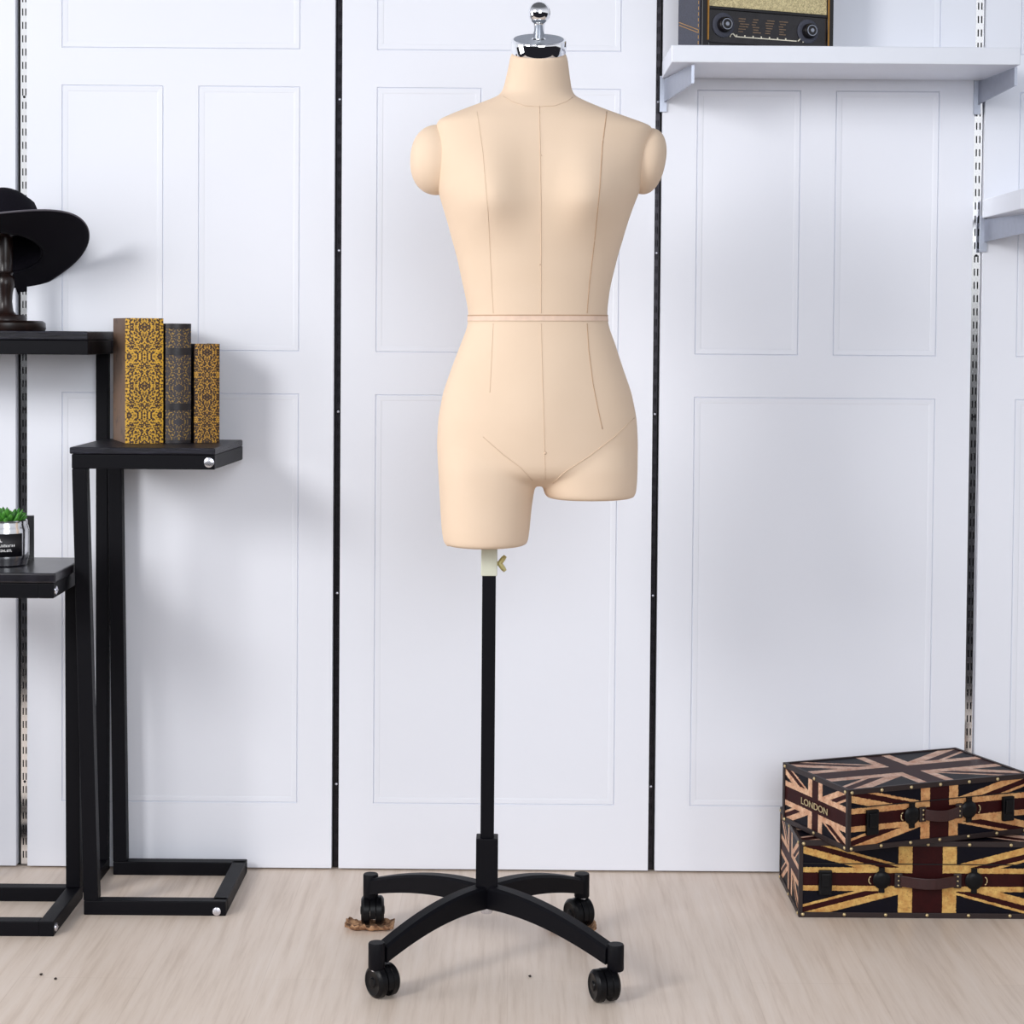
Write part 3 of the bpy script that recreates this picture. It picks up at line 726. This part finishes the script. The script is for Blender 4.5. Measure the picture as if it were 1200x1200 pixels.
# waist tape
def tape(y0, y1, grow, nm_, mat):
    b = bmesh.new(); rings = []
    for y in (y0, y1):
        rr = torso_ring(y); c = sum(rr, Vector())/N
        res = []
        for p in rr:
            d = Vector((p.x-c.x, p.y-c.y, 0)); hit = bvh.ray_cast(Vector((c.x, c.y, p.z)), d.normalized())[0]
            p2 = hit if hit else p; res.append(p2 + d.normalized()*grow)
        rings.append(res)
    loft(b, rings, cap=False); o = mk(nm_, b, M[mat], body, smooth=True); return o
tape(369.5, 376.5, .0008, 'waist_tape', 'tape'); tape(369.2, 370.6, .0012, 'tape_edge', 'seam_dark'); tape(375.8, 376.8, .0010, 'tape_edge', 'seam')
# arm caps
def arm_cap(cx, cy, sx, sz, sy, side, tilt, lab):
    b = bmesh.new(); c = P(cx, cy, DF) - fo; nu, nv = 14, 40; rings = []
    m = Matrix.Translation(c) @ Matrix.Rotation(R(tilt), 4, 'Y')
    for i in range(nu+1):
        t_ = i/nu*math.pi/2; x = math.sin(t_)**.95*sx*side; k = max(math.cos(t_), .0)**.85
        rings.append([m @ Vector((x, k*sy*math.cos(2*math.pi*j/nv), k*sz*math.sin(2*math.pi*j/nv))) for j in range(nv)])
    rings[-1] = [m @ Vector((sx*side, .0005*math.cos(2*math.pi*j/nv), .0005*math.sin(2*math.pi*j/nv))) for j in range(nv)]
    rings.insert(0, [p + (m.to_3x3() @ Vector((-side*.004, 0, 0))) for p in [m @ Vector((-side*.012, .97*sy*math.cos(2*math.pi*j/nv), .97*sz*math.sin(2*math.pi*j/nv))) for j in range(nv)]])
    loft(b, rings); mk('arm_cap', b, M['linen'], form, smooth='auto', label=lab)
S3 = 3.0/F_PX
arm_cap(512.5, 187.5, 31.5*S3, 41*S3, .053, -1, 2, None)
arm_cap(758, 189, 21.5*S3, 39*S3, .051, 1, 11, None)
# neck cap
tl = R(21); nc = P(631, 62.5, DF) - fo + Vector((0,-.006,0))
m = Matrix.Translation(nc) @ Matrix.Rotation(tl, 4, 'X')
b = bmesh.new(); lathe(b, [(.0405,-.006),(.0405,0),(.0432,.0005),(.0437,.003),(.0437,.0185),(.0428,.0205),(.041,.0212),(.02,.0212)], 64, m)
cap = mk('neck_cap', b, M['chrome'], form, smooth='auto')
b = bmesh.new(); lathe(b, [(.0395,.0213),(.039,.0219),(.012,.0219)], 64, m); mk('cap_disc', b, M['brushed'], cap, smooth='auto')
b = bmesh.new(); lathe(b, [(.012,.0212),(.0105,.0225),(.0085,.024),(.0085,.044),(.010,.0465),(.010,.049)], 32, m); mk('knob_stem', b, M['chrome'], cap, smooth='auto')
bc = m @ Vector((0,0,.0625)); b = bmesh.new(); bmesh.ops.create_uvsphere(b, u_segments=40, v_segments=24, radius=.0178, matrix=Matrix.Translation(bc)); mk('knob', b, M['chrome'], cap, smooth=True)
# leg end plate, coupler, pole
def PX(px, py, D=3.01): return P(px, py, D)-fo
x_p = PX(573.3, 660).x
zc1, zc0 = PX(573, 641).z, PX(573, 674).z
b = bmesh.new(); box(b, x_p-.0128, x_p+.0128, -.0128, .0128, zc0, zc1)
cp = mk('collar', b, M['ivory'], form, bevel=.0015)
b = bmesh.new(); mz = PX(585,660).z
tube(b, [(x_p+.0125,-.004,mz),(x_p+.020,-.004,mz)], .0035, 12)
kn = [(0,0,0),(.002,0,.008),(.007,0,.0125),(.0095,0,.009),(.006,0,.003),(.006,0,-.003),(.0095,0,-.009),(.007,0,-.0125),(.002,0,-.008)]
for s_ in (1, -1):
    pts = [Vector((x_p+.0170, -.004, mz)), Vector((x_p+.0205,-.004,mz+s_*.0055)), Vector((x_p+.0235,-.004,mz+s_*.0105))]
    rg = []
    for p, rr_ in zip(pts, (.0060,.0066,.0058)): rg.append([p+Vector((.0035*math.cos(a)*rr_/.0045, rr_*math.sin(a), 0)) for a in [2*math.pi*i/12 for i in range(12)]])
    rg.append([pts[-1]+Vector((0.0005*math.cos(a), .001*math.sin(a), s_*.003)) for a in [2*math.pi*i/12 for i in range(12)]])
    if s_ < 0: rg = rg[::-1]
    loft(b, rg)
mk('wing_screw', b, M['brass'], cp, smooth='auto')
zs0 = PX(573, 980).z
b = bmesh.new(); box(b, x_p-.0108, x_p+.0108, -.0108, .0108, zs0-.02, zc0-.0003); mk('pole', b, M['black'], form, bevel=.001)
zh = PX(573, 1030).z
b = bmesh.new(); box(b, x_p-.0175, x_p+.0175, -.0175, .0175, zh-.025, zs0); mk('pole_socket', b, M['black'], form, bevel=.0015)
# wheeled base
tips = [(441.5, 1105, 2.842, 'f'), (721.5, 1107, 2.842, 'f'), (434.5, 1024.5, 3.178, 'r'), (682, 1024, 3.178, 'r')]
hz = PX(574, 1036).z
cyaw = [R(38), R(20), R(5), R(30)]
for (px, py, D, k), yaw in zip(tips, cyaw):
    tp = P(px, py, D)-fo; tp.z = PX(px, py, D).z
    a = Vector((x_p, 0, 0)); d = Vector((tp.x-a.x, tp.y-a.y, 0)); Lh = d.length; dn = d.normalized(); s_ = Vector((-dn.y, dn.x, 0))
    b = bmesh.new(); rg = []
    nseg = 16
    for i in range(nseg+1):
        u = i/nseg; z_top = hz + (.004*math.sin(u*math.pi)) + (tp.z-.004-hz)*(u**1.75); th = .036-.010*u; wd = .0135-.001*u
        p = a + d*(u*(1-.010/Lh)); p.z = 0
        c4 = [p+s_*wd+Vector((0,0,z_top-th)), p+s_*wd+Vector((0,0,z_top-.004)), p+s_*(wd-.004)+Vector((0,0,z_top)), p-s_*(wd-.004)+Vector((0,0,z_top)), p-s_*wd+Vector((0,0,z_top-.004)), p-s_*wd+Vector((0,0,z_top-th))]
        rg.append(c4)
    loft(b, rg); leg = mk('base_leg', b, M['black'], form, smooth='auto')
    b = bmesh.new(); lathe(b, [(.012,-.039),(.0128,-.0375),(.0128,-.001),(.0118,0.001)], 24, Matrix.Translation(tp)); mk('leg_socket', b, M['black'], leg, smooth='auto')
    # caster
    rw_ = .0245; lift = 0.0 if k == 'f' else .006
    off = Vector((math.cos(yaw), math.sin(yaw), 0))*(.011 if px < 600 else -.018)
    if k == 'r': off *= .3
    cc = Vector((tp.x, tp.y, rw_+lift)) + off
    m = Matrix.Translation(cc) @ Matrix.Rotation(yaw, 4, 'Z')     # axle along local x... wheels roll along local y
    b = bmesh.new()
    prof = [(.0255,-.007),(.0272,-.005),(.0272,.005),(.0255,.007)]
    rg = []
    for i in range(15):                     # hood arc over the wheels
        an = R(-20+220*i/14); rg.append((an))
    for xh in ((-.0045, .0045),):
        ring_o = [(math.cos(an)*.0252, math.sin(an)*.0252) for an in rg]; ring_i = [(math.cos(an)*.012, math.sin(an)*.012) for an in rg][::-1]
        pp = ring_o+ring_i
        hexa(b, [m @ Vector((xh[0], y, z)) for y, z in pp], [m @ Vector((xh[1], y, z)) for y, z in pp])
    cs = mk('caster', b, M['black_gloss'], form, smooth='auto')
    for sd_ in (-1, 1):
        b = bmesh.new(); mm_ = m @ Matrix.Translation((sd_*.0048, 0, 0)) @ Matrix.Rotation(R(90*sd_), 4, 'Y')
        lathe(b, [(.010,0),(rw_-.0012,0),(rw_,.0012),(rw_,.010),(rw_-.002,.0125),(.019,.0145),(.0175,.0135),(.008,.0135),(.0065,.0155),(.002,.016)], 36, mm_)
        mk('wheel', b, M['black_gloss'], cs, smooth='auto')
    b = bmesh.new(); zt_ = tp.z-.0385; zb_ = rw_*2+lift-.012
    lathe(b, [(.0055,zb_),(.0055,zt_-.004),(.0085,zt_-.0035),(.0085,zt_-.001),(.006,zt_)], 20, Matrix.Translation((tp.x, tp.y, 0)))
    mk('caster_stem', b, M['screw'], cs, smooth='auto')
    if k == 'r':
        wp = cc + fo
        sc = tag(empty('brown_scrap', (wp.x + (-.004 if px < 600 else -.012), wp.y-.004, 0)), 
                 'crumpled brown scrap beneath the rear left caster' if px < 600 else 'crumpled brown scrap beneath the rear right caster', 'scrap', 'crumpled scraps under the rear casters')
        b = bmesh.new(); nx, ny = 20, 10; V = {}
        for i in range(nx+1):
            for j in range(ny+1):
                x = (i/nx-.5)*.082; y = (j/ny-.5)*.05*(1-.35*abs(i/nx-.5)); n_ = rng.random()
                edge = max(abs(i/nx-.5), abs(j/ny-.5))*2
                z = .0025 + (.008*max(0, edge-.72)/.28)*(.4+n_) + .001*n_
                if abs(i/nx-.5) < .32 and abs(j/ny-.5) < .38: z = .0022
                V[i,j] = b.verts.new((x, y+.002*math.sin(i), z))
        for i in range(nx):
            for j in range(ny): b.faces.new([V[i,j], V[i+1,j], V[i+1,j+1], V[i,j+1]])
        so = mk('scrap_sheet', b, M['scrap'], sc, smooth=True); s2 = so.modifiers.new('s','SOLIDIFY'); s2.thickness = .0018; s2.offset = 0
b = bmesh.new(); lathe(b, [(.009,hz-.046),(.010,hz-.042),(.010,hz-.034)], 20, Matrix.Translation((x_p,0,0))); mk('base_bolt', b, M['screw'], form, smooth='auto')

# crumbs on the floor
for px, py, lb in ((48,1143,'tiny dark crumb on the floor near the lowest stand, left one of two'), (65,1148,'tiny dark crumb on the floor near the lowest stand, right one of two'), (621,1145,'tiny dark crumb on the floor between the front casters')):
    b = bmesh.new(); bmesh.ops.create_icosphere(b, subdivisions=2, radius=.0024)
    for v_ in b.verts: v_.co *= .75+.5*rng.random(); v_.co.z *= .7
    zmin = min(v_.co.z for v_ in b.verts)
    for v_ in b.verts: v_.co.z -= zmin
    o_ = mk('crumb', b, M['crumb']); o_.location = PZ(px, py, 0); o_.location.z = 0
    tag(o_, lb, 'crumb', 'crumbs on the floor')

# ------------------------------------------------------------------ light
w = bpy.data.worlds.new('studio'); bpy.context.scene.world = w; w.use_nodes = True
nt = w.node_tree; bg = nt.nodes['Background']; tc = nt.nodes.new('ShaderNodeTexCoord'); sp = nt.nodes.new('ShaderNodeSeparateXYZ'); rp = nt.nodes.new('ShaderNodeValToRGB')
nt.links.new(tc.outputs['Generated'], sp.inputs[0]); nt.links.new(sp.outputs[2], rp.inputs[0]); nt.links.new(rp.outputs[0], bg.inputs[0])
e = rp.color_ramp.elements; e[0].position = 0.0; e[0].color = (.02,.02,.025,1); e[1].position = .03; e[1].color = (.95,.97,1,1); e2 = e.new(.35); e2.color = (.8,.82,.9,1); e3 = e.new(.75); e3.color = (.14,.145,.16,1)
bg.inputs[1].default_value = .92
def area(name, loc, target, size, power, col=(1,1,1), sy=None):
    l = bpy.data.lights.new(name, 'AREA'); l.energy = power; l.color = col; l.size = size
    if sy: l.shape = 'RECTANGLE'; l.size_y = sy
    o_ = bpy.data.objects.new(name, l); C.objects.link(o_); o_.location = loc
    o_.rotation_euler = (Vector(target)-Vector(loc)).to_track_quat('-Z', 'Y').to_euler(); return o_
area('key_softbox', (-2.9, -3.5, 2.45), (0, 0, .9), 1.1, 95, (1,.985,.965), 1.1)
area('fill_softbox', (.7, -3.9, 1.7), (.3, 0, .4), 1.6, 46, (.93,.96,1))
sdl = area('side_softbox', (-2.3, -1.05, 1.25), (0, -.52, 1.15), .9, 4.6, (1,.99,1), 1.4); sdl.data.spread = R(75)
vs = bpy.context.scene.view_settings; bpy.context.scene.display_settings.display_device = 'sRGB'
vs.view_transform = 'Standard'; vs.look = 'None'; vs.gamma = 1; vs.use_curve_mapping = False; vs.exposure = -0.08
